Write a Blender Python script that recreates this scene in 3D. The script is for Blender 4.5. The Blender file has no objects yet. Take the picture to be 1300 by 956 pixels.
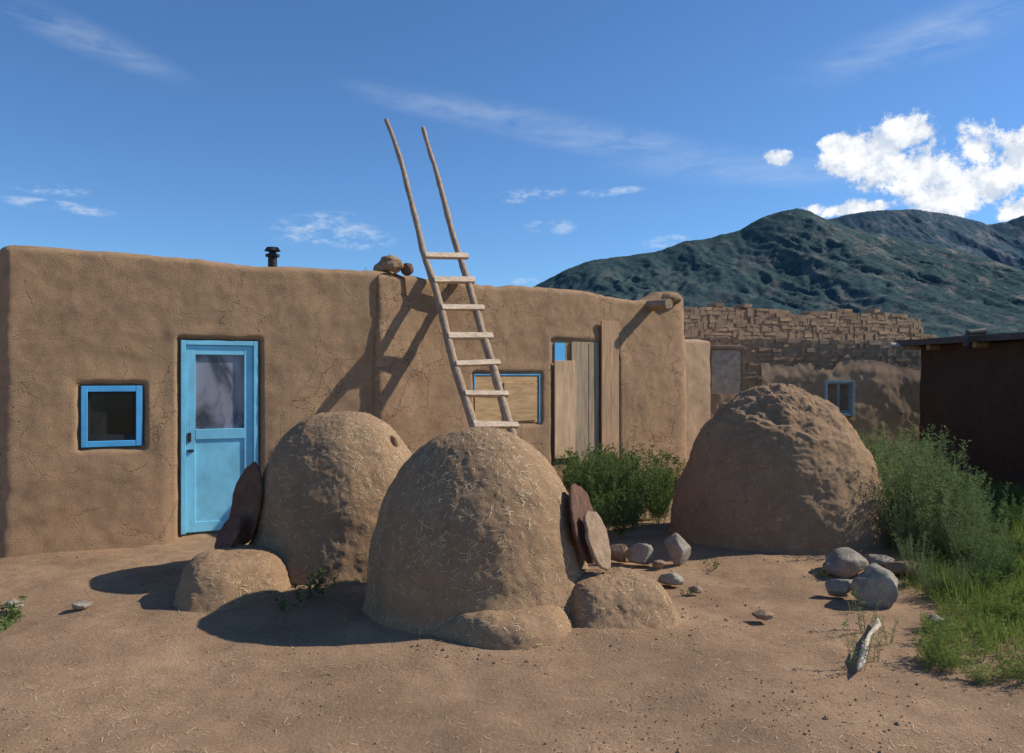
import bpy, bmesh, math, random
from mathutils import Vector, Matrix, noise, Euler
R=math.radians
sc=bpy.context.scene
COL=sc.collection
random.seed(5)
F=1050.0; EYE=1.6
def at(px,py,Y): return Vector(((px-650)/F*Y, Y, EYE-(py-478)/F*Y))
def gp(px,py):
    Y=F*EYE/(py-478); return Vector(((px-650)/F*Y,Y,0))
def fb(x,y,z,o=4): return noise.fractal(Vector((x,y,z)),0.9,2.1,o)
def sm(a,b,x):
    t=max(0,min(1,(x-a)/(b-a))); return t*t*(3-2*t)

# ------------------------------------------------------------ node helpers
class NT:
    def __init__(s,nt): s.t=nt; nt.nodes.clear()
    def n(s,typ,inp=None,**kw):
        nd=s.t.nodes.new(typ)
        for k,v in kw.items(): setattr(nd,k,v)
        for k,v in (inp or {}).items():
            sk=nd.inputs[k]
            if isinstance(v,bpy.types.NodeSocket): s.t.links.new(v,sk)
            else: sk.default_value=v
        return nd
    def m(s,op,a,b=0.0,c=0.0,clamp=False):
        nd=s.t.nodes.new('ShaderNodeMath'); nd.operation=op; nd.use_clamp=clamp
        for i,v in enumerate((a,b,c)):
            if i>=len(nd.inputs): break
            if isinstance(v,bpy.types.NodeSocket): s.t.links.new(v,nd.inputs[i])
            else: nd.inputs[i].default_value=v
        return nd.outputs[0]
    def mix(s,f,a,b,mode='MIX'):
        nd=s.t.nodes.new('ShaderNodeMix'); nd.data_type='RGBA'; nd.blend_type=mode
        for i,v in ((0,f),(6,a),(7,b)):
            if isinstance(v,bpy.types.NodeSocket): s.t.links.new(v,nd.inputs[i])
            else:
                nd.inputs[i].default_value = v if i==0 else (v[0],v[1],v[2],1)
        return nd.outputs[2]
    def noise(s,vec,scale,detail=4,rough=.55,dist=0):
        return s.n('ShaderNodeTexNoise',{'Vector':vec,'Scale':scale,'Detail':detail,'Roughness':rough,'Distortion':dist})
    def rng(s,v,a,b,c=0.0,d=1.0,smooth=False):
        nd=s.n('ShaderNodeMapRange',{'Value':v,'From Min':a,'From Max':b,'To Min':c,'To Max':d})
        if smooth: nd.interpolation_type='SMOOTHSTEP'
        return nd.outputs[0]
def newmat(name):
    m=bpy.data.materials.new(name); m.use_nodes=True
    return m,NT(m.node_tree)
def finish(t,col,rough=.95,bump=None,bs=.5,bd=.02,spec=.15,extra=None):
    inp={'Base Color':col if isinstance(col,bpy.types.NodeSocket) else (*col,1),'Roughness':rough,'Specular IOR Level':spec}
    if bump is not None:
        b=t.n('ShaderNodeBump',{'Height':bump,'Strength':bs,'Distance':bd}); inp['Normal']=b.outputs[0]
    p=t.n('ShaderNodeBsdfPrincipled',inp)
    o=t.n('ShaderNodeOutputMaterial',{'Surface':p.outputs[0]})
    return p

def adobe(name,base,crack=3.0,cracks=.8,grain=1.0,light=1.2,dark=.76,bd=.02,cw=.012,cm0=.52):
    m,t=newmat(name)
    co=t.n('ShaderNodeTexCoord').outputs['Object']
    nl=t.noise(co,1.1,4,.6).outputs[0]
    nm=t.noise(co,9,5,.74).outputs[0]
    nf=t.noise(co,110,4,.75).outputs[0]
    wn=t.noise(co,1.9,5,.68)
    wv=t.n('ShaderNodeVectorMath',{0:wn.outputs['Color'],1:(.5,.5,.5)},operation='MULTIPLY').outputs[0]
    wc=t.n('ShaderNodeVectorMath',{0:co,1:wv},operation='ADD').outputs[0]
    v1=t.n('ShaderNodeTexVoronoi',{'Vector':wc,'Scale':crack},feature='DISTANCE_TO_EDGE').outputs['Distance']
    v2=t.n('ShaderNodeTexVoronoi',{'Vector':wc,'Scale':crack*2.6},feature='DISTANCE_TO_EDGE').outputs['Distance']
    mk=t.rng(t.m('ADD',nl,t.m('MULTIPLY',nm,.5)),cm0+.16,cm0+.34,smooth=True)
    mk2=t.rng(t.m('ADD',nl,t.m('MULTIPLY',nm,.6)),cm0+.32,cm0+.46,smooth=True)
    c1=t.m('MULTIPLY',t.rng(v1,0,cw,1,0),mk)
    c2=t.m('MULTIPLY',t.rng(v2,0,cw*1.8,.6,0),mk2)
    ck=t.m('MULTIPLY',t.m('MAXIMUM',c1,c2),cracks)
    fl=t.n('ShaderNodeTexVoronoi',{'Vector':t.n('ShaderNodeMapping',{'Vector':wc,'Scale':(1,1,3.6),'Rotation':(.6,.5,.3)}).outputs[0],'Scale':62},feature='F1').outputs['Distance']
    flk=t.rng(fl,.06,.14,1,0)
    c=t.mix(t.rng(nl,.3,.7),[b*dark for b in base],[b*light for b in base])
    c=t.mix(t.rng(nm,.38,.7,0,.55),c,[b*1.38*k for b,k in zip(base,(1,1.02,1.04))])
    c=t.mix(t.rng(nf,.48,.72,0,.65),c,[b*.52 for b in base])
    c=t.mix(t.m('MULTIPLY',flk,.5*grain),c,(.64,.47,.28))
    c=t.mix(t.m('MULTIPLY',ck,.65),c,[b*.32 for b in base])
    h=t.m('ADD',t.m('MULTIPLY',nm,.5),t.m('MULTIPLY',nf,.62))
    h=t.m('ADD',h,t.m('MULTIPLY',flk,.12))
    h=t.m('SUBTRACT',h,t.m('MULTIPLY',ck,.45))
    finish(t,c,.97,h,.95,bd)
    return m

def wood(name,base,scale=(30,30,2.5),var=.5,bd=.004,dark=.45):
    m,t=newmat(name)
    co=t.n('ShaderNodeTexCoord').outputs['Object']
    mp=t.n('ShaderNodeMapping',{'Vector':co,'Scale':scale}).outputs[0]
    g=t.noise(mp,1,5,.65,.6).outputs[0]
    b=t.noise(co,3,4).outputs[0]
    c=t.mix(t.rng(g,.3,.7),[x*dark for x in base],[x*1.25 for x in base])
    c=t.mix(t.rng(b,.4,.7,0,var),c,[x*.6 for x in base])
    finish(t,c,.85,g,.7,bd)
    return m

def paint(name,base,chip=(.25,.17,.11),amt=.62):
    m,t=newmat(name)
    co=t.n('ShaderNodeTexCoord').outputs['Object']
    mp=t.n('ShaderNodeMapping',{'Vector':co,'Scale':(14,14,2)}).outputs[0]
    g=t.noise(mp,1.5,6,.7,.4).outputs[0]
    b=t.noise(co,4,5,.6).outputs[0]
    c=t.mix(t.rng(b,.3,.7),[x*.78 for x in base],[min(1,x*1.15) for x in base])
    k=t.rng(g,amt,amt+.05)
    c=t.mix(t.m('MULTIPLY',k,.7),c,chip)
    finish(t,c,.6,t.m('SUBTRACT',g,k),.4,.003,spec=.3)
    return m

def stone(name,base,sc_=6,spot=.4,red=.25):
    m,t=newmat(name)
    oi=t.n('ShaderNodeObjectInfo').outputs['Random']
    co=t.n('ShaderNodeTexCoord').outputs['Object']
    a=t.noise(co,sc_,5,.65).outputs[0]; b=t.noise(co,sc_*12,4,.7).outputs[0]
    c=t.mix(t.rng(a,.3,.7),[x*.5 for x in base],[x*1.2 for x in base])
    c=t.mix(t.rng(b,.5,.75,0,spot),c,[x*.35 for x in base])
    c=t.mix(t.m('MULTIPLY',oi,red),c,(.26,.18,.12))
    finish(t,c,.85,t.m('ADD',a,t.m('MULTIPLY',b,.35)),.9,.03)
    return m

def leafmat(name,c1,c2,trans=.35):
    m,t=newmat(name)
    oi=t.n('ShaderNodeObjectInfo').outputs['Random']
    co=t.n('ShaderNodeTexCoord').outputs['Object']
    w=t.noise(co,60,1).outputs[0]
    a=t.noise(co,9,1).outputs[0]
    c=t.mix(t.rng(a,.35,.65),c1,c2)
    c=t.mix(t.rng(w,.45,.75,0,.6),c,[x*1.5 for x in c2])
    c=t.mix(t.m('MULTIPLY',oi,.4),c,[x*.75 for x in c1])
    d=t.n('ShaderNodeBsdfDiffuse',{'Color':c})
    tr=t.n('ShaderNodeBsdfTranslucent',{'Color':c})
    mx=t.n('ShaderNodeMixShader',{0:trans,1:d.outputs[0],2:tr.outputs[0]})
    t.n('ShaderNodeOutputMaterial',{'Surface':mx.outputs[0]})
    return m
def plain(name,c,rough=.7,spec=.3,metal=0):
    m,t=newmat(name)
    co=t.n('ShaderNodeTexCoord').outputs['Object']
    a=t.noise(co,12,3).outputs[0]
    cc=t.mix(t.rng(a,.3,.7),[x*.75 for x in c],[x*1.2 for x in c])
    p=finish(t,cc,rough,None,.2,.003,spec); p.inputs['Metallic'].default_value=metal
    return m

M={}
M['wall1']=adobe('adobe_plaster',(.42,.262,.148),1.9,.8,cm0=.47)
M['wall2']=adobe('adobe_plaster_cracked',(.40,.250,.143),2.7,.95,cw=.015,cm0=.42)
M['wallfar']=adobe('adobe_plaster_far',(.45,.30,.188),2.5,.5)
M['oven']=adobe('oven_mud',(.365,.228,.129),3.4,.6,bd=.018,cm0=.50)
M['ruin']=adobe('oven_mud_eroded',(.375,.235,.135),4,.6,bd=.026,cm0=.48)
M['brick']=adobe('mud_brick',(.43,.282,.175),5,.5,bd=.03)
M['shade']=adobe('adobe_right_shaded',(.085,.052,.036),3,.5,grain=.2)  # darkened adobe: the right building's shade is put into its base colour
M['roof']=adobe('roof_mud',(.30,.2,.13),2,.3)
M['blue']=paint('blue_door_paint',(.24,.64,.82),amt=.64)
M['blue2']=paint('blue_frame_paint',(.10,.44,.78),amt=.72)
M['ply']=wood('plywood',(.60,.38,.19),(3,3,20),.4,.002,.6)
M['plyv']=wood('upright_plywood',(.62,.41,.24),(22,22,2),.4,.002,.7)
M['plygrey']=wood('grey_board',(.44,.32,.21),(26,26,2),.5,.003,.55)
M['board']=wood('brown_board',(.50,.31,.18),(26,26,2),.4,.003,.6)
M['pole']=wood('ladder_pole',(.44,.31,.21),(40,40,5),.5,.006,.5)
M['rung']=wood('ladder_rung',(.66,.50,.35),(8,30,30),.3,.003,.6)
M['viga']=wood('log_beam',(.42,.28,.18),(20,20,20),.5,.008,.5)
M['palelog']=wood('pale_log',(.60,.52,.42),(30,8,30),.6,.008,.35)
M['rock']=stone('field_stone',(.38,.33,.26))
M['rockred']=stone('red_stone',(.35,.24,.16))
M['clod']=stone('clod',(.36,.23,.14),6,.3)
M['slabdark']=stone('dark_slab',(.19,.10,.066),9,red=.1)
M['slablight']=stone('light_slab',(.44,.30,.19),9)
M['straw']=plain('straw',(.66,.51,.30),.7)
M['black']=plain('black_metal',(.03,.028,.025),.6)
M['iron']=plain('roof_metal',(.085,.07,.06),.6,.3,.2)
M['weed']=leafmat('weed_leaf',(.08,.13,.036),(.155,.22,.07))
M['sage']=leafmat('sage_leaf',(.12,.175,.062),(.24,.29,.12))
M['grass']=leafmat('grass_leaf',(.14,.20,.04),(.29,.34,.09))
M['lime']=leafmat('lime_leaf',(.16,.22,.045),(.31,.36,.10))
M['stem']=plain('weed_stem',(.30,.28,.14),.8)
def glass(name,c1,c2):
    m,t=newmat(name)
    co=t.n('ShaderNodeTexCoord').outputs['Object']
    a=t.noise(t.n('ShaderNodeMapping',{'Vector':co,'Scale':(2.2,2.2,.9)}).outputs[0],1.6,4,.55,1.0).outputs[0]
    c=t.mix(t.rng(a,.36,.58,smooth=True),c1,c2)
    finish(t,c,.12,spec=.5); return m
M['doorglass']=glass('door_glass',(.045,.05,.07),(.28,.28,.33))
M['winglass']=glass('window_glass',(.008,.008,.009),(.03,.03,.035))
M['farglass']=glass('far_glass',(.03,.045,.045),(.14,.18,.18))
M['whitepaint']=paint('white_blue_paint',(.30,.39,.42))
M['fade']=plain('faded_board',(.48,.37,.27),.9)

# ------------------------------------------------------------ object helpers
def props(o,label=None,cat=None,group=None,kind=None):
    if label:o['label']=label
    if cat:o['category']=cat
    if group:o['group']=group
    if kind:o['kind']=kind
    return o
def thing(name,label,cat,loc,group=None):
    o=bpy.data.objects.new(name,None); COL.objects.link(o); o.location=loc; o.empty_display_size=.1
    return props(o,label,cat,group)
class MB:
    def __init__(s): s.v=[];s.f=[];s.mi=[]
    def add(s,vs,fs,mi=0):
        b=len(s.v); s.v+= [tuple(v) for v in vs]; s.f+=[tuple(i+b for i in f) for f in fs]; s.mi+=[mi]*len(fs)
    def hexa(s,c,mi=0):
        s.add(c,[(3,2,1,0),(4,5,6,7),(0,1,5,4),(1,2,6,5),(2,3,7,6),(3,0,4,7)],mi)
    def wbox(s,fr,s0,s1,z0,z1,o0,o1,j=0,mi=0,sk=0):
        P,u,n=fr
        c=[]
        for z in (z0,z1):
            for a,b in ((s0,o1),(s1,o1),(s1,o0),(s0,o0)):
                p=P+u*(a+random.uniform(-j,j))+n*(b+random.uniform(-j,j)); c.append((p.x,p.y,z+random.uniform(-j,j)))
        s.hexa(c,mi)
    def tube(s,pts,rads,seg=12,wob=0,cap=True,mi=0):
        n=len(pts); vs=[];fs=[]
        for i,p in enumerate(pts):
            p=Vector(p)
            d=(Vector(pts[min(i+1,n-1)])-Vector(pts[max(i-1,0)])).normalized()
            a=d.orthogonal().normalized() if i==0 else (pa-d*pa.dot(d)).normalized()
            pa=a; b=d.cross(a)
            for k in range(seg):
                th=2*math.pi*k/seg
                q=p+(a*math.cos(th)+b*math.sin(th))*rads[i]
                if wob: q+= (q-p).normalized()*wob*noise.noise(q*14)
                vs.append(q)
        for i in range(n-1):
            for k in range(seg):
                fs.append((i*seg+k,i*seg+(k+1)%seg,(i+1)*seg+(k+1)%seg,(i+1)*seg+k))
        if cap:
            fs.append(tuple(range(seg-1,-1,-1))); fs.append(tuple((n-1)*seg+k for k in range(seg)))
        s.add(vs,fs,mi)
    def obj(s,name,mats,parent=None,smooth=False,bevel=0,origin=None):
        me=bpy.data.meshes.new(name)
        vs=s.v
        off=Vector(parent.location) if parent is not None and parent.type=='EMPTY' else None
        if parent is not None and off is None: off=Vector(parent['_w']) if '_w' in parent else Vector((0,0,0))
        if origin is not None and parent is None: off=Vector(origin)
        if off is not None: vs=[(v[0]-off.x,v[1]-off.y,v[2]-off.z) for v in vs]
        me.from_pydata(vs,[],s.f)
        mats=mats if isinstance(mats,(list,tuple)) else [mats]
        for m in mats: me.materials.append(m)
        if len(mats)>1: me.polygons.foreach_set('material_index',s.mi)
        if smooth: me.polygons.foreach_set('use_smooth',[True]*len(s.f))
        me.update()
        o=bpy.data.objects.new(name,me); COL.objects.link(o)
        if parent is not None:
            o.parent=parent; o['_w']=tuple(off)
        elif origin is not None: o.location=origin
        if bevel:
            b=o.modifiers.new('bevel','BEVEL'); b.width=bevel; b.segments=2; b.limit_method='ANGLE'
        return o

# ------------------------------------------------------------ plan geometry
P0=Vector((-4.48,7.4,0)); u1=Vector((.8944,.4472,0)); n1=Vector((.4472,-.8944,0))
Q0=Vector((-1.48,8.9,0)); u2=Vector((.8215,.5702,0)); n2=Vector((.5702,-.8215,0))
FR1=(P0,u1,n1); FR2=(Q0,u2,n2)

def house_wall(poly,Hf,recess,seed,flare=.10,rt=.075,wav=.022):
    n=len(poly); pts=[]
    for i in range(n):
        A=poly[i][0]; B=poly[(i+1)%n][0]; Z=poly[i-1][0]; r=poly[i][1]
        d0=(A-Z).normalized(); d1=(B-A).normalized()
        a=A-d0*r; b=A+d1*r
        k=9
        for j in range(k+1):
            t=j/k; pts.append(((a*(1-t)+A*t)*(1-t)+(A*(1-t)+b*t)*t))
        r2=poly[(i+1)%n][1]; e=B-d1*r2; L=(e-b).length; m=max(1,int(L/poly[i][2]))
        for j in range(1,m): pts.append(b.lerp(e,j/m))
    N=len(pts); nor=[]
    for i in range(N):
        d=(pts[(i+1)%N]-pts[i-1]).normalized(); nor.append(Vector((d.y,-d.x,0)))
    mb=MB(); vs=[]
    for i in range(N):
        p=pts[i]; nn=nor[i]; H=Hf(p)
        prof=[]
        hb=H-rt
        K=100
        for j in range(K+1): prof.append((-.1+(hb+.1)*j/K,0))
        for j in range(1,8):
            a=math.pi/2*j/7; prof.append((hb+rt*math.sin(a)*.9,-rt*1.3*(1-math.cos(a))))
        prof.append((H-.01,-rt-.14)); prof.append((H-.05,-rt-.24)); prof.append((H-.3,-rt-.27))
        for z,o in prof:
            x=p.x;y=p.y
            off=o+flare*(1.5-z)/1.5*.35
            if z<.25: off+=.03*(1-z/.25)
            off+=wav*fb(x*.9+seed,y*.9,z*.9,3)+.008*fb(x*5+seed,y*5,z*5,4)+.003*noise.noise(Vector((x*24,y*24,z*24)))
            for (fr,s0,s1,z0,z1,dp) in recess:
                s=(p-fr[0]).dot(fr[1]); q=(p-fr[0]).dot(fr[2])
                if abs(q)>.15: continue
                wob=.012*noise.noise(Vector((x*6,y*6,z*6)))
                dd=min(s-s0,s1-s,z-z0,z1-z)+wob
                mk=sm(-.03,.012,dd)
                lip=sm(-.16,-.03,dd)
                off=off*(1-lip*.8)
                off=off*(1-mk)+(-dp-q)*mk
            zz=z+(.026*fb(x*1.5+seed,y*1.5,4,3)+.012*noise.noise(Vector((x*7,y*7,2))))*sm(hb-.9,hb,z)
            vs.append((x+nn.x*off,y+nn.y*off,zz))
    S=len(prof); fs=[]
    for i in range(N):
        i2=(i+1)%N
        for j in range(S-1):
            fs.append((i*S+j,i2*S+j,i2*S+j+1,i*S+j+1))
    mb.add(vs,fs)
    return mb
def flat(poly,z,inset=.27):
    mb=MB(); n=len(poly); out=[]
    for i in range(n):   # inset so that the roof ends inside the parapet
        A=poly[i-1];B=poly[i];C=poly[(i+1)%n]
        d0=(B-A).normalized(); d1=(C-B).normalized()
        i0=Vector((-d0.y,d0.x,0)); i1=Vector((-d1.y,d1.x,0))
        bis=(i0+i1); bis=bis/max(.3,bis.length_squared)*2*inset
        q=B+bis; out.append((q.x,q.y,z))
    mb.add(out,[tuple(range(n))]); return mb

# ---- house with the blue door
polyA=[(Vector((-8.0,11.0,0)),.2,.1),(P0-u1*.08,.10,.028),(Vector((-1.25,9.015,0)),.02,.3),(Vector((-1.6,13.5,0)),.2,.3),(Vector((-7.0,14.0,0)),.2,.3)]
h1=thing('adobe_house','long low brown adobe house with the bright blue door and small blue window','house',(-3.6,9.5,0))
def H1(p):
    s=(p-P0).dot(u1); return 2.80-.018*max(s,0)+ .012*math.sin(s*2.3)
w=house_wall(polyA,H1,[(FR1,.545,1.08,.93,1.52,.10),(FR1,1.405,2.155,.05,1.965,.10)],3.1).obj('wall',M['wall1'],h1,smooth=True)
r1=flat([q[0] for q in polyA],2.52).obj('roof',M['roof'],h1)
c=at(346,333,10.2); zt=at(346,326,10.2).z
sp=MB(); sp.tube([(c.x,c.y,2.5),(c.x,c.y,zt)],[.055,.055],14); sp.tube([(c.x,c.y,zt),(c.x,c.y,zt+.03)],[.085,.085],14)
sp.tube([(c.x,c.y,zt+.03),(c.x,c.y,zt+.07)],[.045,.045],10); sp.tube([(c.x,c.y,zt+.07),(c.x,c.y,zt+.115)],[.10,.07],14)
sp.obj('stove_pipe',M['black'],r1)
# door
s0,s1,z0,z1=1.415,2.145,.06,1.955
fw=.045
d=MB()
d.wbox(FR1,s0,s0+fw,z0,z1,-.11,-.015); d.wbox(FR1,s1-fw,s1,z0,z1,-.11,-.015); d.wbox(FR1,s0+fw,s1-fw,z1-fw,z1,-.11,-.017)
door=MB()
a,b=s0+fw+.004,s1-fw-.004; t0=z0+.01; t1=z1-fw-.004
gl0,gl1=a+.085,b-.085; gz0,gz1=1.08,t1-.09
door.wbox(FR1,a,gl0,t0,t1,-.09,-.035); door.wbox(FR1,gl1,b,t0,t1,-.09,-.035)
door.wbox(FR1,gl0,gl1,gz1,t1,-.09,-.037); door.wbox(FR1,gl0,gl1,gz0-.10,gz0,-.09,-.033)
door.wbox(FR1,gl0,gl1,t0,t0+.10,-.09,-.037)
door.wbox(FR1,gl0,gl1,t0+.10,gz0-.10,-.085,-.047)
do=door.obj('door',M['blue'],h1,bevel=.003); do['label']='blue wooden door with a glazed upper half'
d.obj('door_frame',M['blue'],do,bevel=.004)
g=MB(); g.wbox(FR1,gl0,gl1,gz0,gz1,-.075,-.065); g.obj('pane',M['doorglass'],do)
hd=MB(); hd.wbox(FR1,a+.015,a+.045,.96,1.05,-.034,-.014); hd.obj('latch',M['black'],do,bevel=.003)
hd=MB(); hd.wbox(FR1,a+.01,a+.07,.86,.885,-.034,-.018); hd.obj('handle',M['black'],do,bevel=.003)
def window(fr,s0,s1,z0,z1,fw,o0,o1,fm,gm,par,mull=None,name='window'):
    f=MB()
    f.wbox(fr,s0,s0+fw,z0,z1,o0,o1); f.wbox(fr,s1-fw,s1,z0,z1,o0,o1)
    f.wbox(fr,s0+fw,s1-fw,z1-fw,z1,o0,o1-.002); f.wbox(fr,s0+fw,s1-fw,z0,z0+fw,o0,o1-.002)
    o=f.obj(name,fm,par,bevel=.004)
    e=MB(); i0,i1,j0,j1=s0+fw,s1-fw,z0+fw,z1-fw; k=.022
    e.wbox(fr,i0,i0+k,j0,j1,o0,o1-.03); e.wbox(fr,i1-k,i1,j0,j1,o0,o1-.03); e.wbox(fr,i0+k,i1-k,j1-k,j1,o0,o1-.03); e.wbox(fr,i0+k,i1-k,j0,j0+k*2.6,o0,o1-.03)
    if mull=='v': e.wbox(fr,(i0+i1)/2-.012,(i0+i1)/2+.012,j0+k*2.6,j1-k,o0,o1-.032)
    e.obj('sash',M['black'] if mull is None else fm,o)
    g=MB(); g.wbox(fr,i0+k,i1-k,j0+k*2.6,j1-k,o0+.005,o0+.02); g.obj('pane',gm,o)
    return o
window(FR1,.552,1.072,.94,1.512,.055,-.10,-.012,M['blue2'],M['winglass'],h1)

# ---- second house
C1=Q0+u2*(-.02)+n2*.06
polyB=[(Vector((-1.75,9.6,0)),.03,.2),(C1,.10,.028),(Vector((2.47,11.62,0)),.2,.06),(Vector((2.25,15.3,0)),.2,.3),(Vector((-1.3,15.2,0)),.2,.3)]
h2=thing('adobe_house','cracked brown adobe house with boarded openings behind the wooden ladder','house',(.8,12.0,0))
def H2(p):
    s=(p-Q0).dot(u2)
    return 2.735-.03*sm(0,1,s)-.055*sm(2.8,4.0,s)+.11*sm(4.05,4.35,s)+.012*math.sin(s*3.1)
w2=house_wall(polyB,H2,[(FR2,1.235,2.22,1.02,1.645,-.002),(FR2,2.38,3.5,.0,2.06,0.0)],9.4,wav=.028).obj('wall',M['wall2'],h2,smooth=True)
r2=flat([q[0] for q in polyB],2.42).obj('roof',M['roof'],h2)
f=MB(); k=.014; O=.022
a0,a1,b0,b1=1.25,2.205,1.035,1.63
f.wbox(FR2,a0,a0+k,b0+.38,b1,-.045,O); f.wbox(FR2,a1-k,a1,b0,b1,-.045,O+.004); f.wbox(FR2,a0+k,a1-k,b1-k,b1,-.045,O+.002)
bw=f.obj('window',M['blue2'],h2); bw['label']='window boarded over with plywood in a thin blue frame'
f=MB(); f.wbox(FR2,a0+k+.003,a1-k-.003,b0+.004,b1-k-.003,-.044,O-.008); f.wbox(FR2,a0+.42,a1-.06,b0+.03,b1-.10,O-.007,O+.006)
f.obj('plywood',M['ply'],bw,bevel=.002)
f=MB(); f.wbox(FR2,2.44,2.60,1.80,2.02,-.05,.015); f.obj('door_frame',M['blue2'],h2)
f=MB(); f.wbox(FR2,2.415,2.745,.58,1.80,.030,.048,.004); o=f.obj('board',M['plyv'],h2,bevel=.003); o['label']='short pale plywood board'
f=MB(); f.wbox(FR2,2.70,3.15,.02,2.04,.005,.026,.004); f.wbox(FR2,2.98,2.992,.1,2.02,.0265,.029); o=f.obj('board',M['plygrey'],h2,bevel=.003); o['label']='wide grey weathered board'
f=MB(); f.wbox(FR2,3.165,3.46,.02,2.32,.045,.068,.004); o=f.obj('board',M['board'],h2,bevel=.003); o['label']='tall brown board'
f=MB(); sA=4.10
pv=Q0+u2*sA; A=Vector((pv.x,pv.y,2.56)); e=A+n2*.36+Vector((-.02,0,.0))
pp=[A-n2*.3,A,A.lerp(e,.5),e]; f.tube(pp,[.075,.075,.073,.07],20,.008)
f.obj('roof_beam',M['viga'],h2,smooth=False,bevel=.008)

def rockmesh(dims,seed,sub=4,amp=.28,nf=12):
    bm=bmesh.new(); bmesh.ops.create_icosphere(bm,subdivisions=sub,radius=1)
    rr=random.Random(int(seed*1000))
    pl=[]
    for k in range(nf):
        nn=Vector((rr.gauss(0,1),rr.gauss(0,1),rr.gauss(0,.8))).normalized(); pl.append((nn,.58+.26*rr.random()))
    for v in bm.verts:
        p=v.co.copy()
        r=1+amp*fb(p.x*1.1+seed,p.y*1.1,p.z*1.1,4)
        q=p*r
        for nn,h in pl:
            dd=q.dot(nn)-h
            if dd>0: q-=nn*dd*.92
        q*=(1.2 if nf else 1)*(1+.03*fb(p.x*6+seed,p.y*6,p.z*6,3))
        v.co=Vector((q.x*dims[0],q.y*dims[1],q.z*dims[2]))
    me=bpy.data.meshes.new('rock'); bm.to_mesh(me); bm.free()
    me.polygons.foreach_set('use_smooth',[True]*len(me.polygons)); return me
def rock(px,py,wpx,hpx,Y,mat,seed,label,name='rock',group=None,nf=12,amp=.28):
    if Y is None:
        Y=F*(EYE-.03)/(py+hpx/2-478)
        w_=wpx/2*Y/F; Y+=w_*.55
    w_=wpx/2*Y/F; h_=hpx/2*Y/F*1.1
    me=rockmesh((w_,w_*.8,h_),seed,nf=nf,amp=amp); me.materials.append(mat)
    o=bpy.data.objects.new(name,me); COL.objects.link(o)
    o.location=at(px,py,Y)
    return props(o,label,'rock',group)
rock(494,336,32,22,9.2,M['wall2'],2.2,'rounded brown mud lump on the roof edge left of the ladder','stone',nf=0,amp=.3)
rock(482,342,16,12,9.15,M['wall2'],6.2,'little mud lump on the roof edge, left neighbour of the rounded mud lump','stone',nf=0,amp=.2)
rock(517,342,15,15,9.25,M['slabdark'],4.7,'small dark stone on the roof edge between the brown lump and the ladder','stone',nf=0,amp=.15)
rock(847,379,36,16,11.5,M['wall2'],8.3,'brown mud cap on the right end of the cracked house roof','stone',nf=0,amp=.12)

# ------------------------------------------------------------ ladder (its plane is parallel to the wall it leans on)
def lad0(px,py):
    k=478-py
    z=(1680+k*(8.25-.6525))/(F-k*.591); Y=8.25+.591*(z-1.104)
    return Vector(((px-650)/F*Y,Y,z))
LA0=lad0(599,541); LB0=lad0(540,327)
LN=(LB0-LA0).cross(Vector((.88,.475,0))).normalized()
if LN.y>0: LN=-LN
def lad(px,py):
    d_=Vector(((px-650)/F,1,-(py-478)/F)); O_=Vector((0,0,EYE))
    return O_+d_*(LN.dot(LA0-O_)/LN.dot(d_))
ld=thing('ladder','tall rustic wooden ladder with two long poles leaning on the adobe roof','ladder',(.05,7.8,0))
L=[(490,152),(500,180),(511,212),(520,245),(529,283),(537,318),(548,352),(559,392),(568,428),(578,465),(590,505),(602,545),(620,610),(645,693)]
Rr=[(537,162),(544,188),(553,215),(561,245),(570,280),(581,318),(592,352),(604,392),(614,428),(624,463),(635,500),(648,540),(665,600),(686,672)]
def smooth_pts(pl):
    out=[]
    V=[lad(*p) for p in pl]
    for i in range(len(V)-1):
        a=V[max(i-1,0)];b=V[i];c_=V[i+1];d_=V[min(i+2,len(V)-1)]
        for j in range(5):
            t=j/5
            out.append(.5*((2*b)+(c_-a)*t+(2*a-5*b+4*c_-d_)*t*t+(3*b-a-3*c_+d_)*t**3))
    out.append(V[-1]); return out
for k,pl in enumerate((L,Rr)):
    pts=smooth_pts(pl)
    pts=[p for p in pts if p.z>.04]
    e=pts[-1]; dd=(pts[-1]-pts[-4]).normalized(); pts.append(e+dd*((e.z+.02)/max(.1,-dd.z)))
    n=len(pts)
    pts=[p+Vector((.014*noise.noise(Vector((i*.10,k*7,0))),0,0)) for i,p in enumerate(pts)]
    f=MB(); f.tube(pts,[.026+.020*min(1,i/n*1.5)+.002*math.sin(i*1.1) for i in range(n)],12,.006)
    f.obj('pole',M['pole'],ld,smooth=True)
up=(LB0-LA0).normalized()
for (xa,xb,y) in [(538,593,327),(549,601,358),(559,613,393),(567,624,429),(577,633,464),(588,643,502),(599,656,541)]:
    A=lad(xa,y); B=lad(xb,y+random.uniform(-2,1))
    nn=LN
    A+=nn*.03;B+=nn*.03
    f=MB(); c=[]
    for sgn in (-1,1):
        for q,w_ in ((A,1),(B,1),(B,-1),(A,-1)):
            c.append(q+up*(.032*sgn)+nn*(.026*w_)+Vector((random.uniform(-.004,.004),random.uniform(-.004,.004),random.uniform(-.006,.006))))
    f.hexa(c); f.obj('rung',M['rung'],ld,bevel=.005)

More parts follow.
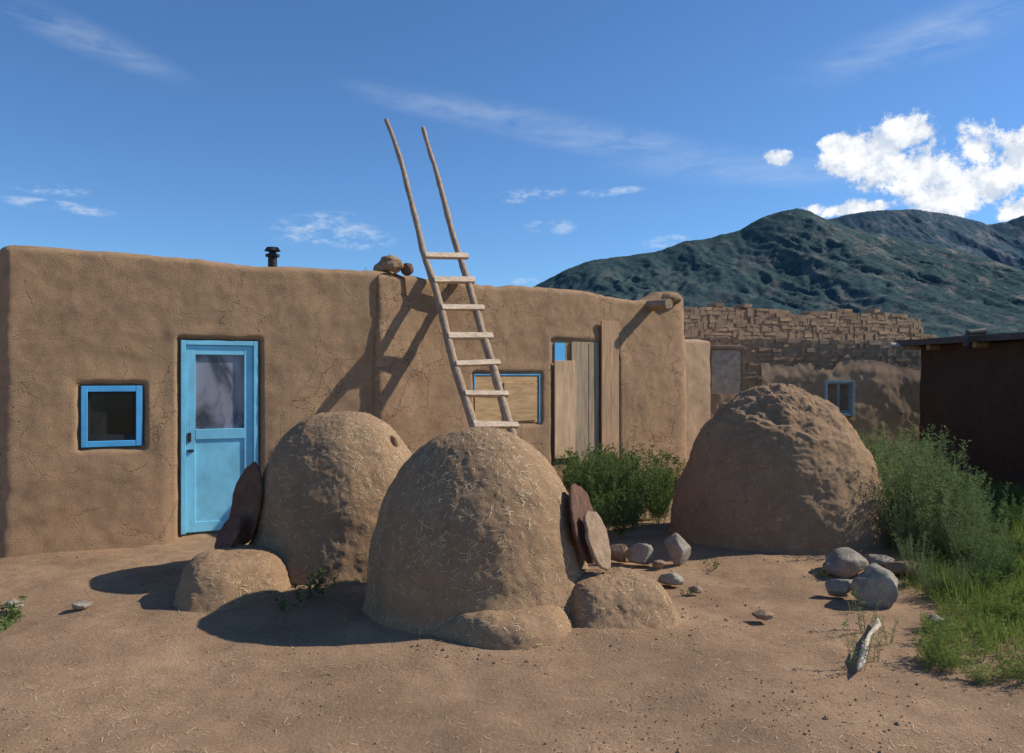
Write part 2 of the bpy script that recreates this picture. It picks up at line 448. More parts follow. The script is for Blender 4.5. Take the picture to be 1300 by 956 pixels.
# ------------------------------------------------------------ ovens
def straw_on(mb,pts_n,mi,lmin=.014,lmax=.05,w=.0014):
    for p,nn in pts_n:
        t=nn.orthogonal().normalized(); a=random.uniform(0,6.28)
        t=(t*math.cos(a)+nn.cross(t)*math.sin(a)).normalized(); b=nn.cross(t)
        l=random.uniform(lmin,lmax)/2; lift=.001+random.random()*.003
        q=p+nn*lift; tl=nn*random.uniform(-.003,.006)
        mb.add([q-t*l-b*w,q-t*l+b*w,q+t*l+b*w+tl,q+t*l-b*w+tl],[(0,1,2,3)],mi)
def dome_mb(cx,cy,Rx,Ry,H,p,seed,nt=240,nz=120,amp=1.0,holes=(),straw=0,ruin=False,flare=.03,zb=-.08,lump=0,aprons=(),fh=.14):
    mb=MB(); vs=[];fs=[]
    for j in range(nz+1):
        ph=math.pi/2*j/nz
        for i in range(nt):
            th=2*math.pi*i/nt
            cz=max(0,math.cos(ph))**(2/p); sr=math.sin(ph)**(2/p) if j else 0
            rl=1+lump*noise.noise(Vector((math.cos(th)*1.3+seed,math.sin(th)*1.3,0)))
            ex=Vector((Rx*rl*sr*math.cos(th),Ry*rl*sr*math.sin(th),H*cz))
            nn=Vector((ex.x/Rx**2,ex.y/Ry**2,ex.z/H**2)).normalized() if ex.length else Vector((0,0,1))
            q=Vector((cx,cy,0))+ex
            if j==nz: q.z=zb
            d=amp*(.026*fb(q.x*1.7+seed,q.y*1.7,q.z*1.7,3)+.009*fb(q.x*6+seed,q.y*6,q.z*6,5)+.004*noise.noise(q*26)+.003*noise.noise(q*60))
            fl=flare*max(0,1-q.z/fh)**1.5
            for (ta,wa,ha,am) in aprons:
                dt=(th-ta+math.pi)%(2*math.pi)-math.pi
                fl+=am*math.exp(-(dt/wa)**2)*(1-sm(.05,ha,q.z))
            if ruin:
                v=noise.voronoi(Vector((q.x*9,q.y*9,q.z*11)))[0]
                crest=sm(.5*H,.88*H,q.z)
                rgt=.45+.55*sm(-.5,.8,math.cos(th-.2))
                d+=(.004+.018*crest*rgt)*((v[1]-v[0])*1.3-.35)
                d+=(.008+.022*crest)*fb(q.x*5,q.y*5,q.z*6,6)
                edge=.80*H+.10*math.sin(2.2*th+1)+.07*noise.noise(Vector((math.cos(th)*2,math.sin(th)*2,3)))
                d-=.030*sm(-.03,.03,q.z-edge)
                edge2=.64*H+.18*math.cos(th-3.6)+.09*noise.noise(Vector((math.cos(th)*3,math.sin(th)*3,8)))
                d-=.022*sm(-.015,.015,q.z-edge2)
            q+=nn*d+Vector((math.cos(th)*fl,math.sin(th)*fl,0))
            for (hx,hy,hz,hr,dep) in holes:
                dist=(q-Vector((hx,hy,hz))).length
                if dist<hr*1.4: q-=nn*dep*(1-sm(hr*.75,hr*1.15,dist))
            if ruin:
                zmax=H*(.96+.05*fb(q.x*2.3,q.y*2.3,seed,4))
                if q.z>zmax: q.z=zmax+(q.z-zmax)*.3
            vs.append(q)
    for j in range(nz):
        for i in range(nt):
            i2=(i+1)%nt
            if j==0: fs.append((i,(nt+i),(nt+i2)))
            else: fs.append((j*nt+i,(j+1)*nt+i,(j+1)*nt+i2,j*nt+i2))
    mb.add(vs,fs,0)
    if straw:
        pn=[]
        for _ in range(straw):
            j=int(nz*math.acos(random.uniform(0.02,1))/(math.pi/2)); j=min(max(j,1),nz-2); i=random.randrange(nt)
            a=vs[j*nt+i];b=vs[(j+1)*nt+i];c_=vs[j*nt+(i+1)%nt]
            nn=(b-a).cross(c_-a)
            if nn.length<1e-9: continue
            nn.normalize()
            if noise.noise(a*2.2)<-.05 and random.random()<.7: continue
            pn.append((a,nn if nn.dot(a-Vector((cx,cy,0)))>0 else -nn))
        straw_on(mb,pn,1)
    return mb
OM=[M['oven'],M['straw']]
ov=thing('bread_oven','straw-flecked beehive mud oven nearest the camera, in the middle of the yard','oven',(-.24,5.68,0),'beehive mud ovens')
dome_mb(-.24,5.70,.76,.74,1.25,2.2,1.3,nt=300,nz=150,straw=4200,holes=[(.45,5.55,.45,.16,.14)],aprons=[(-.38,.38,.42,.12),(-1.2,.5,.26,.05)]).obj('dome',OM,ov,smooth=True)
dome_mb(-.04,5.13,.44,.37,.20,4.0,5.5,160,60,1.1,straw=320,flare=.04,lump=.15).obj('front_step',OM,ov,smooth=True)
dome_mb(.61,5.42,.38,.38,.34,2.5,8.8,180,70,1.3,straw=500,lump=.22,flare=.07).obj('ledge',OM,ov,smooth=True)
ov=thing('bread_oven','rounded beehive mud oven before the blue door, with a round vent hole near its top','oven',(-1.46,6.86,0),'beehive mud ovens')
dome_mb(-1.42,6.86,.73,.70,1.30,2.5,21.3,nt=300,nz=150,straw=3800,holes=[(-.965,6.70,1.07,.05,.25),(-2.12,6.6,.45,.16,.14)],aprons=[(-2.3,.55,.42,.13)]).obj('dome',OM,ov,smooth=True)
dome_mb(-2.03,6.12,.39,.52,.32,3.2,33.8,180,70,1.2,straw=500,lump=.14,flare=.06).obj('ledge',OM,ov,smooth=True)
ov=thing('bread_oven','large crumbling mud oven with a broken top, beside the tall grey-green weeds','oven',(2.62,8.1,0),'beehive mud ovens')
dome_mb(2.60,8.1,1.02,.97,1.60,1.88,41.0,380,220,1.1,straw=1400,ruin=True,flare=.04).obj('dome',[M['ruin'],M['straw']],ov,smooth=True)

def slab(loc,a,b,t,yaw,tilt,mat,seed,label,roll=0):
    bm=bmesh.new(); bmesh.ops.create_icosphere(bm,subdivisions=4,radius=1)
    for v in bm.verts:
        p=v.co.copy(); r=math.hypot(p.x,p.z)
        k=1+.10*fb(p.x*1.3+seed,0,p.z*1.3,3)
        th=(max(0,1-r*r))**.22
        v.co=Vector((p.x*a*k,math.copysign(1,p.y)*min(1,abs(p.y)*4)*t/2*(.6+.4*th)+.008*fb(p.x*3+seed,1,p.z*3,3),p.z*b*k))
    me=bpy.data.meshes.new('slab'); bm.to_mesh(me); bm.free(); me.materials.append(mat)
    me.polygons.foreach_set('use_smooth',[True]*len(me.polygons))
    o=bpy.data.objects.new('stone_slab',me); COL.objects.link(o); o.location=loc; o.rotation_euler=(R(tilt),R(roll),R(yaw))
    return props(o,label,'slab')
slab(at(314,644,6.62)+Vector((-.02,0,0)),.31,.345,.035,-54,-12,M['slabdark'],1,'tall dark oval slab leaning on the left side of the oven by the blue door',roll=4)
slab(at(290,678,6.38),.18,.15,.03,-52,-30,M['slabdark'],5,'short slab leaning low on the ledge below the tall dark slab')
slab(at(738,665,5.55)+Vector((.02,0,0)),.26,.28,.032,71,-14,M['slabdark'],9,'dark round slab standing against the right side of the nearest oven')
slab(at(759,686,5.40),.14,.20,.03,58,-18,M['slablight'],12,'pale oval slab leaning in front of the dark round slab')

# ------------------------------------------------------------ rocks
RK=[(861,699,30,34,M['rock'],1,'upright grey rock at the left foot of the crumbling oven'),
(815,704,32,24,M['rock'],2,'angular pale rock between the nearest oven and the upright grey rock'),
(787,701,28,22,M['rockred'],3,'brown rock just behind the pale slab of the nearest oven'),
(852,734,30,15,M['rock'],4,'small flat rock in front of the upright grey rock'),
(1078,717,52,26,M['rock'],6,'grey rock at the left of the pile by the crumbling oven'),
(1112,744,50,40,M['rock'],7,'big smooth round boulder at the front of the pile'),
(1144,721,42,18,M['rockred'],8,'flat reddish rock at the right end of the pile'),
(1064,746,28,18,M['rock'],9,'small round rock at the left front of the pile'),
(1116,713,36,16,M['rock'],10,'pale rock at the back of the pile'),
(1186,788,20,12,M['rock'],11,'small rock at the edge of the green grass'),
(1056,722,20,14,M['rockred'],12,'little brown rock wedged between the pile and the crumbling oven'),
(102,768,26,8,M['rock'],13,'small pale flat stone alone on the dirt near the left edge'),
(968,780,24,9,M['rockred'],14,'small flat stone lying alone in the dirt in front of the crumbling oven'),
(16,767,24,9,M['rock'],15,'small pale stone at the far left edge of the yard'),
(884,748,16,8,M['rockred'],16,'tiny brown stone in the dirt right of the small flat rock'),
(838,716,16,9,M['rockred'],17,'tiny brown stone between the angular pale rock and the upright rock')]
for px,py,wp,hp,mt,sd,lb in RK:
    rock(px,py,wp,hp,None,mt,sd*3.17,lb,nf=5 if sd in (7,9) else 13)
def g3(px,py,h=0):
    Y=F*(EYE-h)/(py-478); return Vector(((px-650)/F*Y,Y,h))
lp=[g3(1086,856,.03),g3(1091,840,.036),g3(1100,820,.040),g3(1104,806,.040),g3(1112,793,.036),g3(1115,783,.033)]
f=MB(); f.tube([x+Vector((.014*math.sin(i*2),0,0)) for i,x in enumerate(lp)],[.011,.017,.015,.016,.012,.006],14,.022)
f.tube([lp[1],lp[1]+Vector((.09,.12,.05)),lp[1]+Vector((.12,.25,.03))],[.011,.008,.004],8,.004)
props(f.obj('log',M['palelog'],None,smooth=True,origin=tuple(lp[0])),'whitish weathered broken branch lying on the dirt near the bottom right','log')

# ------------------------------------------------------------ ground
def gzf(x,y):
    k=1-sm(14,22,math.hypot(x,y))
    z=.022*fb(x*.6,y*.6,0,3)+.014*fb(x*2.6,y*2.6,2,4)+.005*noise.noise(Vector((x*10,y*10,0)))
    for cx,cy,r,h in ((-.1,5.5,1.0,.05),(-1.6,6.7,1.0,.04),(2.62,8.0,1.35,.08),(.65,5.4,.6,.04),(-2.05,6.1,.6,.03)):
        d=math.hypot(x-cx,y-cy)/r
        z+=h*(1-sm(.6,1.35,d))
    return z*k-.005
def axis(a,b,step,lo,hi):
    out=[];x=a
    while x<b: out.append(x); x+=step
    out.append(b); s=step; x=b
    while x<hi: s*=1.22; x+=s; out.append(x)
    s=step;x=a;pre=[]
    while x>lo: s*=1.22; x-=s; pre.append(x)
    return pre[::-1]+out
xs=axis(-5.5,6.5,.04,-9000,9000); ys=axis(2.6,10.5,.035,-6000,9000)
mb=MB(); nx=len(xs); vs=[]
for y in ys:
    for x in xs: vs.append((x,y,gzf(x,y) if abs(x)<25 and abs(y)<25 else -.005))
fs=[(j*nx+i,j*nx+i+1,(j+1)*nx+i+1,(j+1)*nx+i) for j in range(len(ys)-1) for i in range(nx-1)]
mb.add(vs,fs)
m,t=newmat('dirt')
co=t.n('ShaderNodeTexCoord').outputs['Object']
a=t.noise(co,.8,5,.65).outputs[0]; b=t.noise(co,5,5,.7).outputs[0]; cN=t.noise(co,55,5,.78).outputs[0]
base=(.37,.234,.138)
c=t.mix(t.rng(a,.38,.62),[x*.70 for x in base],[x*1.2 for x in base])
c=t.mix(t.rng(b,.45,.7,0,.6),c,(.25,.153,.088))
c=t.mix(t.rng(cN,.52,.72,0,.5),c,(.53,.38,.245))
c=t.mix(t.rng(cN,.46,.30,0,.4),c,(.19,.11,.065))
pv_=t.n('ShaderNodeTexVoronoi',{'Vector':co,'Scale':45},feature='F1')
peb=t.rng(pv_.outputs['Distance'],.12,.28,1,0)
pm=t.m('MULTIPLY',peb,t.rng(b,.54,.64))
c=t.mix(t.m('MULTIPLY',pm,.4),c,(.45,.33,.22))
sx=t.n('ShaderNodeSeparateXYZ',{0:co})
gr=t.rng(t.m('ADD',t.m('ADD',sx.outputs['X'],t.m('MULTIPLY',sx.outputs['Y'],-.12)),t.m('MULTIPLY',t.m('SUBTRACT',a,.5),1.6)),2.2,2.8,smooth=True)
gr=t.m('MULTIPLY',gr,t.rng(b,.3,.5,.4,1))
c=t.mix(t.m('MULTIPLY',gr,.65),c,(.14,.17,.05))
far=t.rng(sx.outputs['Y'],20,60)
c=t.mix(far,c,(.12,.13,.06))
h=t.m('ADD',t.m('MULTIPLY',b,.9),t.m('MULTIPLY',cN,.7)); h=t.m('ADD',h,t.m('MULTIPLY',pm,.25))
finish(t,c,.98,h,1.0,.022)
props(mb.obj('ground',m,None,smooth=True),kind='structure')

def in_oven(x,y,m=0):
    for cx,cy,r in ((-.24,5.70,.79),(-1.43,6.86,.76),(2.60,8.1,1.06),(.62,5.42,.4),(-2.03,6.12,.44),(-.04,5.12,.4)):
        if math.hypot(x-cx,y-cy)<r+m: return True
    return False
def in_wall(x,y):
    p=Vector((x,y,0)); return (p-P0).dot(n1)<.12 if x<-1.4 else (p-Q0).dot(n2)<.15
mb=MB(); random.seed(11); pn=[]
for _ in range(7500):
    y=3.2+random.random()**1.3*6; x=random.uniform(-.75,.75)*y
    if in_oven(x,y) or in_wall(x,y): continue
    if noise.noise(Vector((x*.9,y*.9,3)))<.0 and random.random()<.8: continue
    pn.append((Vector((x,y,gzf(x,y)+.002)),(Vector((random.uniform(-.15,.15),random.uniform(-.15,.15),1))).normalized()))
straw_on(mb,pn,0,.01,.05,.0011)
props(mb.obj('straw_litter',M['straw'],None),'scattered bits of dry straw on the brown dirt yard','straw',kind='stuff')
mb=MB()
for _ in range(7000):
    y=3.2+random.random()**1.4*7; x=random.uniform(-.75,.7)*y
    if in_oven(x,y,-.02) or in_wall(x,y): continue
    near= in_oven(x,y,.25)
    if not near and noise.noise(Vector((x*1.1,y*1.1,7)))<.08 and random.random()<.88: continue
    s=random.uniform(.003,.008)*(1.7 if near and random.random()<.3 else 1)*(2.2 if random.random()<.02 else 1)
    z=gzf(x,y)+s*.3
    d=[Vector((s*random.uniform(.6,1.3),0,0)),Vector((0,s*random.uniform(.6,1.3),0)),Vector((0,0,s*random.uniform(.5,.9)))]
    a=random.uniform(0,3); ca,sa=math.cos(a),math.sin(a)
    d=[Vector((q.x*ca-q.y*sa,q.x*sa+q.y*ca,q.z)) for q in d]; c0=Vector((x,y,z))
    v=[c0+d[0],c0+d[1],c0-d[0],c0-d[1],c0+d[2],c0-d[2]]
    mb.add(v,[(0,1,4),(1,2,4),(2,3,4),(3,0,4),(1,0,5),(2,1,5),(3,2,5),(0,3,5)])
props(mb.obj('gravel',M['clod'],None),'small clods and pebbles scattered over the dirt','gravel',kind='stuff')

# ------------------------------------------------------------ plants
def weedmesh(h,spread,ns,lpl,ls,seed,mats,narrow=.28,curve=.5,tw_=.55):
    random.seed(seed); mb=MB()
    for s in range(ns):
        a=random.uniform(0,6.28); r0=random.random()*spread*.35
        b=Vector((math.cos(a)*r0,math.sin(a)*r0,0)); H=h*random.uniform(.5,1.08); out=spread*random.uniform(.2,1)
        a2=a+random.uniform(-.6,.6); tip=b+Vector((math.cos(a2)*out,math.sin(a2)*out,H))
        mid=b.lerp(tip,.5)+Vector((0,0,H*.12*curve*2)); P=[]
        for k in range(7):
            t=k/6; P.append((b*(1-t)+mid*t)*(1-t)+(mid*(1-t)+tip*t)*t)
        mb.tube(P,[.0042*(1-.75*k/6)*min(1,h*1.6) for k in range(7)],4,0,False,1)
        def leaf(p,dirv,l,w):
            side=dirv.cross(Vector((random.uniform(-1,1),random.uniform(-1,1),random.uniform(-1,1)))).normalized()
            mdl=p+dirv*l*.5; tp=p+dirv*l+Vector((0,0,-l*.15))
            mb.add([p,mdl+side*w,tp,mdl-side*w],[(0,1,2,3)],0)
        for k in range(lpl):
            t=random.uniform(.1,1); i=min(5,int(t*6)); p=P[i].lerp(P[i+1],t*6-i)
            an=random.uniform(0,6.28)
            if random.random()<tw_:
                tw=Vector((math.cos(an),math.sin(an),random.uniform(.5,1.8))).normalized()*random.uniform(.03,.12)*(1.15-t)*h*1.8
                for q in range(4):
                    pp=p+tw*(q+1)/4; dv=(tw.normalized()+Vector((random.uniform(-.9,.9),random.uniform(-.9,.9),random.uniform(-.5,.9)))).normalized()
                    leaf(pp,dv,ls*random.uniform(.6,1.2),ls*narrow*.5)
            else:
                dv=Vector((math.cos(an),math.sin(an),random.uniform(0,.9))).normalized(); leaf(p,dv,ls*random.uniform(.7,1.5),ls*narrow*.6)
    me=bpy.data.meshes.new('weed'); me.from_pydata(mb.v,[],mb.f)
    for m_ in mats: me.materials.append(m_)
    me.polygons.foreach_set('material_index',mb.mi); me.update(); return me
WM=[weedmesh(.75,.32,20,40,.044,s,[M['weed'],M['stem']],.28) for s in (1,2,3)]
SM=[weedmesh(1.08,.35,26,54,.038,s,[M['sage'],M['stem']],.24,.15) for s in (4,5,6)]
LM=[weedmesh(.18,.13,16,12,.030,s,[M['lime'],M['stem']],.14,.2) for s in (7,8)]
GM=[weedmesh(.20,.16,7,9,.035,s,[M['weed'],M['stem']],.4) for s in (9,10)]
DM=[weedmesh(.34,.14,7,10,.022,s,[M['sage'],M['stem']],.25,.1) for s in (12,)]
def plant(me,x,y,s,label,group,name='weed',z=None,sz=None):
    o=bpy.data.objects.new(name,me); COL.objects.link(o)
    o.location=(x,y,gzf(x,y)-.01 if z is None else z); o.scale=(s,s,sz or s); o.rotation_euler=(0,0,random.uniform(0,6.28))
    return props(o,label,'weed',group)
random.seed(21)
G1='green weeds between the nearest and the crumbling oven'
for i in range(20):
    px=random.uniform(726,858); Y=random.uniform(8.9,10.6); x=(px-650)/F*Y
    plant(WM[i%3],x,Y,random.uniform(.75,1.05),'dark green leafy weed in the clump below the boarded doorway',G1)
for px,Y,s in ((740,8.3,.6),(770,8.6,.75),(806,8.5,.7),(836,8.9,.75),(755,8.0,.5),(790,8.1,.55)):
    plant(WM[i%3],(px-650)/F*Y,Y,s,'dark green leafy weed in the clump below the boarded doorway',G1)
G2='tall grey-green weeds right of the crumbling oven'
for i in range(48):
    Y=random.uniform(5.9,10.2); px=random.uniform(1126,1232)+(8.5-Y)*14-(34 if Y>9 else 0); x=(px-650)/F*Y
    if math.hypot(x-2.60,Y-8.1)<1.15: continue
    plant(SM[i%3],x,Y,random.uniform(.7,1.0)*(1.0 if px<1180 else .76)*(1 if Y>7.4 else .35+.62*max(0,(Y-5.9)/1.5)),'tall grey-green bushy weed right of the crumbling oven',G2)
G3='green low plants at the lower right'
for i in range(46):
    Y=random.uniform(4.3,6.2); lo=1174 if Y<5.5 else 1190
    px=lo+(1325-lo)*random.random()**1.2; x=(px-650)/F*Y
    plant(LM[i%2],x,Y,random.uniform(.5,1.2),'yellow-green low plant among the grass in the lower right corner',G3,'low_plant')
G4='mid-green weeds in the grass at the right edge'
for i in range(70):
    Y=random.uniform(6.0,11.5); px=random.uniform(1205,1325); x=(px-650)/F*Y
    if x>6.3: continue
    plant(GM[i%2] if i%3 else WM[i%3],x,Y,random.uniform(.6,1.4) if i%3 else random.uniform(.3,.55),'low green weed in the grass along the right edge',G4)
for px,py,s in ((385,770,1.0),(365,778,.6),(410,760,1.0),(430,748,.7)):
    p=gp(px,py); plant(GM[0],p.x,p.y,s,'small dark weed in the shadow between the two left ovens','small weeds between the two left ovens')
for px,py,s in ((10,795,.8),(3,800,.9),(22,790,.55)):
    p=gp(px,py); plant(GM[1],p.x,p.y,s,'small green weed at the lower left edge of the yard','small weeds at the lower left edge')
for px,py,s in ((1100,800,1.0),(1090,850,1.0),(1108,838,.8),(1128,815,.6),(1082,775,.55)):
    p=gp(px,py); plant(DM[0],p.x,p.y,s,'thin wispy weed growing beside the whitish branch','wispy weeds beside the whitish branch')
for px,py,s in ((870,758,.4),(905,725,.5),(1040,735,.45),(1165,735,.8)):
    p=gp(px,py); plant(GM[0],p.x,p.y,s,'small green weed at the foot of the crumbling oven','small weeds round the crumbling oven')
for px,Y,s,lb in ((300,10,.5,'sprig of weed on the roof above the blue door'),(466,9.4,.5,'sprig of weed on the roof edge left of the brown lump')):
    plant(DM[0],(px-650)/F*Y,Y,s*1.4,lb,None,z=2.62)
plant(WM[0],-4.75,7.5,.45,'green weed at the left corner of the house with the blue door',None)

random.seed(31); mb=MB()
for _ in range(130000):
    Y=3.3+random.random()**1.1*9.2; x=random.uniform(2.0,6.6)
    if x>Y*.68: continue
    edge=2.08+.14*Y+ .45*fb(x*.8,Y*.8,9,3)
    if x<edge: continue
    if in_oven(x,Y,.1): continue
    if noise.noise(Vector((x*1.6,Y*1.6,5)))<-.38 : continue
    dens=sm(edge,edge+.45,x)
    if random.random()>.2+.8*dens: continue
    tf=.6+max(0,noise.noise(Vector((x*2.3,Y*2.3,1))))*2.0
    h=random.uniform(.04,.17)*(.6+.6*dens)*tf; a=random.uniform(0,6.28); w_=random.uniform(.0015,.0038)
    b=Vector((x,Y,gzf(x,Y)-.004)); sd=Vector((math.cos(a),math.sin(a),0)); ln=Vector((-sd.y,sd.x,0))*h*random.uniform(.1,.7)
    m1=b+ln*.35+Vector((0,0,h*.6)); m2=b+ln+Vector((0,0,h))
    mb.add([b-sd*w_,b+sd*w_,m1+sd*w_*.7,m1-sd*w_*.7,m2],[(0,1,2,3),(3,2,4)])
props(mb.obj('grass',M['grass'],None),'short green grass on the right side of the yard','grass',kind='stuff')

# ------------------------------------------------------------ ruined walls behind
def brickwall(mb,fr,s0,s1,top,zb=0,th=.32,bl=.24,bh=.078,skip=None,oo=0):
    z=zb; row=0
    while z<3.6:
        s=s0-(row%2)*bl*.5+random.uniform(-.05,.05)
        while s<s1:
            l=bl*random.uniform(.6,1.4); tp=top((s+l/2))
            if z+bh*.5<tp and not(skip and skip(s+l/2,z)) and random.random()>.09:
                g_=random.uniform(.003,.016)
                a_=max(s,s0)+g_; b_=min(s+l,s1)-g_
                if b_-a_>.05:
                    dz=.035*noise.noise(Vector((s*.9,z*.8,0)))+random.uniform(-.006,.006); of=random.uniform(-.012,.010)+oo+.018*noise.noise(Vector((s,z*2,4)))
                    mb.wbox(fr,a_,b_,z+.005+dz,z+bh-.005+dz,-th,of,.010)
            s+=l
        z+=bh; row+=1
    N=90
    for i in range(N):
        a_=s0+(s1-s0)*i/N; b_=s0+(s1-s0)*(i+1)/N; tp=top((a_+b_)/2)-bh*.5
        zz=zb
        while zz<tp:
            z2=min(tp,zz+.14)
            mb.wbox(fr,a_,b_,zz,z2,-th+.03,-.008+oo+random.uniform(-.012,.012)+.018*noise.noise(Vector((a_,zz*2,4))))
            zz=z2
random.seed(41)
A0=at(866,478,16.0); A0.z=0; A1=at(1172,478,18.4); A1.z=0
ua=(A1-A0).normalized(); na=Vector((ua.y,-ua.x,0)); LA=(A1-A0).length
def topA(s):
    k=s/LA; return 2.95+.06*fb(s*.9,1,1,4)+.03*math.sin(s*1.7)-.28*sm(.985,1.0,k)+(.03 if (s*1.3)%1<.5 else 0)
def brick_obj(mb,par=None,name='ruined_wall',origin=None):
    o=mb.obj(name,M['brick'],par,bevel=.016,origin=origin); return o
mb=MB(); brickwall(mb,(A0,ua,na),0,LA,topA,0)
props(brick_obj(mb,origin=tuple(A0)),'long crumbling mud brick wall with a ragged top, highest wall behind the ovens','wall')
B0=at(1166,478,19); B0.z=0
mb=MB(); brickwall(mb,(B0,ua,na),0,2.2,lambda s:2.62-.25*s*.3+.12*fb(s*2,3,0,2),0)
props(brick_obj(mb,origin=tuple(B0)),'low crumbling mud brick remnant just left of the dark building roof','wall')
C0=at(868,478,14.0); C0.z=0; Cq=at(1200,478,15.2); Cq.z=0
uc=(Cq-C0).normalized(); nc=Vector((uc.y,-uc.x,0)); LC=(Cq-C0).length; FC=(C0,uc,nc)
def sc_at(px):
    k=(px-650)/F
    return (k*C0.y-C0.x)/(uc.x-k*uc.y)
def topC(s):
    return 2.235+.03*fb(s*1.1,7,0,3)+(.035 if (s*.9)%1<.4 else 0)
bh_=thing('ruined_house','low ruined mud brick house with patchy plaster and a small pale-framed window','house',tuple(C0+uc*2.2-nc*.8))
w0,w1=sc_at(1044),sc_at(1081)
sk=lambda s,z: w0-.1<s<w1+.1 and .85<z<1.55
mb=MB(); brickwall(mb,FC,0,LC,topC,0,skip=sk)
wl=brick_obj(mb,bh_,'wall')
mb=MB(); st=.03; ni=int(LC/st); nj=int(2.2/st); grid={}
sp1=sc_at(937); sp2=sc_at(902)
def edge_(s,z):
    e=1.82+.14*fb(s*.5,0,5,2)+.05*fb(s*1.6,z*1.6,1,2)+.02*noise.noise(Vector((s*14,z*14,1)))
    if s<sp2: e=2.3
    elif s<sp1: e=1.45
    elif s<sc_at(965): e=1.2+.1*noise.noise(Vector((s*4,0,0)))
    return e
for i in range(ni+1):
    for j in range(nj+1):
        s=i*st; z=-.05+j*st
        thin=sm(0,.22,edge_(s,z)-z)      # the plaster feathers out towards its broken edge
        of=.014+.022*thin+.016*fb(s*2,z*2,3,3)*thin+.007*noise.noise(Vector((s*9,z*9,0)))
        p=C0+uc*s+nc*of; grid[i,j]=len(mb.v); mb.v.append((p.x,p.y,z))
for i in range(ni):
    for j in range(nj):
        s=(i+.5)*st; z=-.05+(j+.5)*st
        if z>edge_(s,z): continue
        if w0+.02<s<w1-.02 and .90<z<1.55: continue
        if fb(s*1.1,z*1.3,12,3)>.5 and z>.9: continue
        mb.f.append((grid[i,j],grid[i+1,j],grid[i+1,j+1],grid[i,j+1])); mb.mi.append(0)
pl=mb.obj('plaster',M['wallfar'],bh_,smooth=True)
window(FC,w0,w1,.90,1.53,.045,-.05,.09,M['whitepaint'],M['farglass'],bh_,'v')
mb=MB(); mb.wbox(FC,sp2-.02,sp1-.01,1.30,2.05,.05,.085,.008); o=mb.obj('board',M['fade'],bh_); o['label']='faded pale board over an old opening'
mb=MB(); mb.wbox(FC,sp2-.05,sp1+.06,2.06,2.13,-.05,.13,.008); o=mb.obj('lintel',M['viga'],bh_,bevel=.01)
mb=MB(); q=C0+uc*LC; mb.add([(C0.x,C0.y+.2,2.08),(q.x,q.y+.2,2.08),(q.x-.4,q.y+2.2,2.08),(C0.x-.4,C0.y+2,2.08)],[(0,1,2,3)]); mb.obj('roof',M['roof'],bh_)
D0=Vector((2.35,12.55,0)); D1=at(902,478,13.3); D1.z=0; ud=(D1-D0).normalized(); nd=Vector((ud.y,-ud.x,0))
mb=MB(); LD=(D1-D0).length; ni=30;nj=70;vs=[];fs=[]
for i in range(ni+1):
    for j in range(nj+8):
        s=LD*i/ni
        if j<=nj: z=-.05+j*(2.2/nj); o_=0
        else: a=(j-nj)/7*math.pi; z=2.15+.04*math.sin(a); o_=-.14*(1-math.cos(a))
        p=D0+ud*s+nd*(o_+.02*fb(s*2,z*2,8,3)); vs.append((p.x,p.y,z+(.02*noise.noise(Vector((s*4,0,0))) if j>=nj else 0)))
S=nj+8
for i in range(ni):
    for j in range(S-1): fs.append((i*S+j,(i+1)*S+j,(i+1)*S+j+1,i*S+j+1))
mb.add(vs,fs)
for s_ in (0,LD):
    p=D0+ud*s_; q=p-nd*.28; mb.add([(p.x,p.y,0),(q.x,q.y,0),(q.x,q.y,2.16),(p.x,p.y,2.16)],[(0,1,2,3)])
props(mb.obj('garden_wall',M['wallfar'],None,smooth=True,origin=tuple(D0)),'short smooth plastered wall joining the cracked house to the ruined house','wall')

# ------------------------------------------------------------ dark building on the right
rb=thing('adobe_building','dark shaded adobe building with a flat overhanging roof at the right edge','building',(8.2,12,0))
E0=Vector((6.52,13.3,0)); E1=Vector((7.15,9.6,0))
polyE=[(E0,.12,.06),(E1,.12,.3),(Vector((11,9.9,0)),.1,.4),(Vector((10.5,14.2,0)),.1,.4)]
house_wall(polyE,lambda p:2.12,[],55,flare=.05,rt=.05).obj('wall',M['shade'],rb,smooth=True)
mb=MB(); dirE=(E1-E0).normalized(); nE=Vector((dirE.y,-dirE.x,0)); FE=(E0,dirE,nE); LE=(E1-E0).length
mb.wbox(FE,-.2,LE+.3,2.13,2.165,-4.4,.24); mb.wbox(FE,-.2,LE+.3,2.09,2.18,.24,.265)
ro=mb.obj('roof',M['iron'],rb)
mb=MB()
for i in range(44):
    s=-.2+(LE+.5)*i/44; mb.wbox(FE,s,s+.03,2.166,2.185,-4.3,.24)
mb.obj('roof_ribs',M['iron'],rb)
for i in range(4):
    s=.5+i*1.0; p=E0+dirE*s; mb=MB(); mb.tube([p-nE*.4+Vector((0,0,2.06)),p+nE*(.18)+Vector((0,0,2.055))],[.05,.048],12,.004); mb.obj('roof_beam',M['viga'],rb)
p=E0+dirE*(-.10); mb=MB(); mb.tube([p-nE*.6+Vector((0,0,2.05)),p+nE*.42+Vector((0,0,2.10))],[.055,.05],12,.004); o=mb.obj('roof_beam',M['palelog'],rb); o['label']='pale end beam jutting out past the roof'
p=E0+dirE*1.6; mb=MB(); mb.tube([p+nE*.1+Vector((0,0,2.24)),p+nE*.36+Vector((0,0,2.22)),p+nE*.40+Vector((0,0,2.02))],[.045,.045,.045],10); mb.obj('drain_spout',M['iron'],rb)

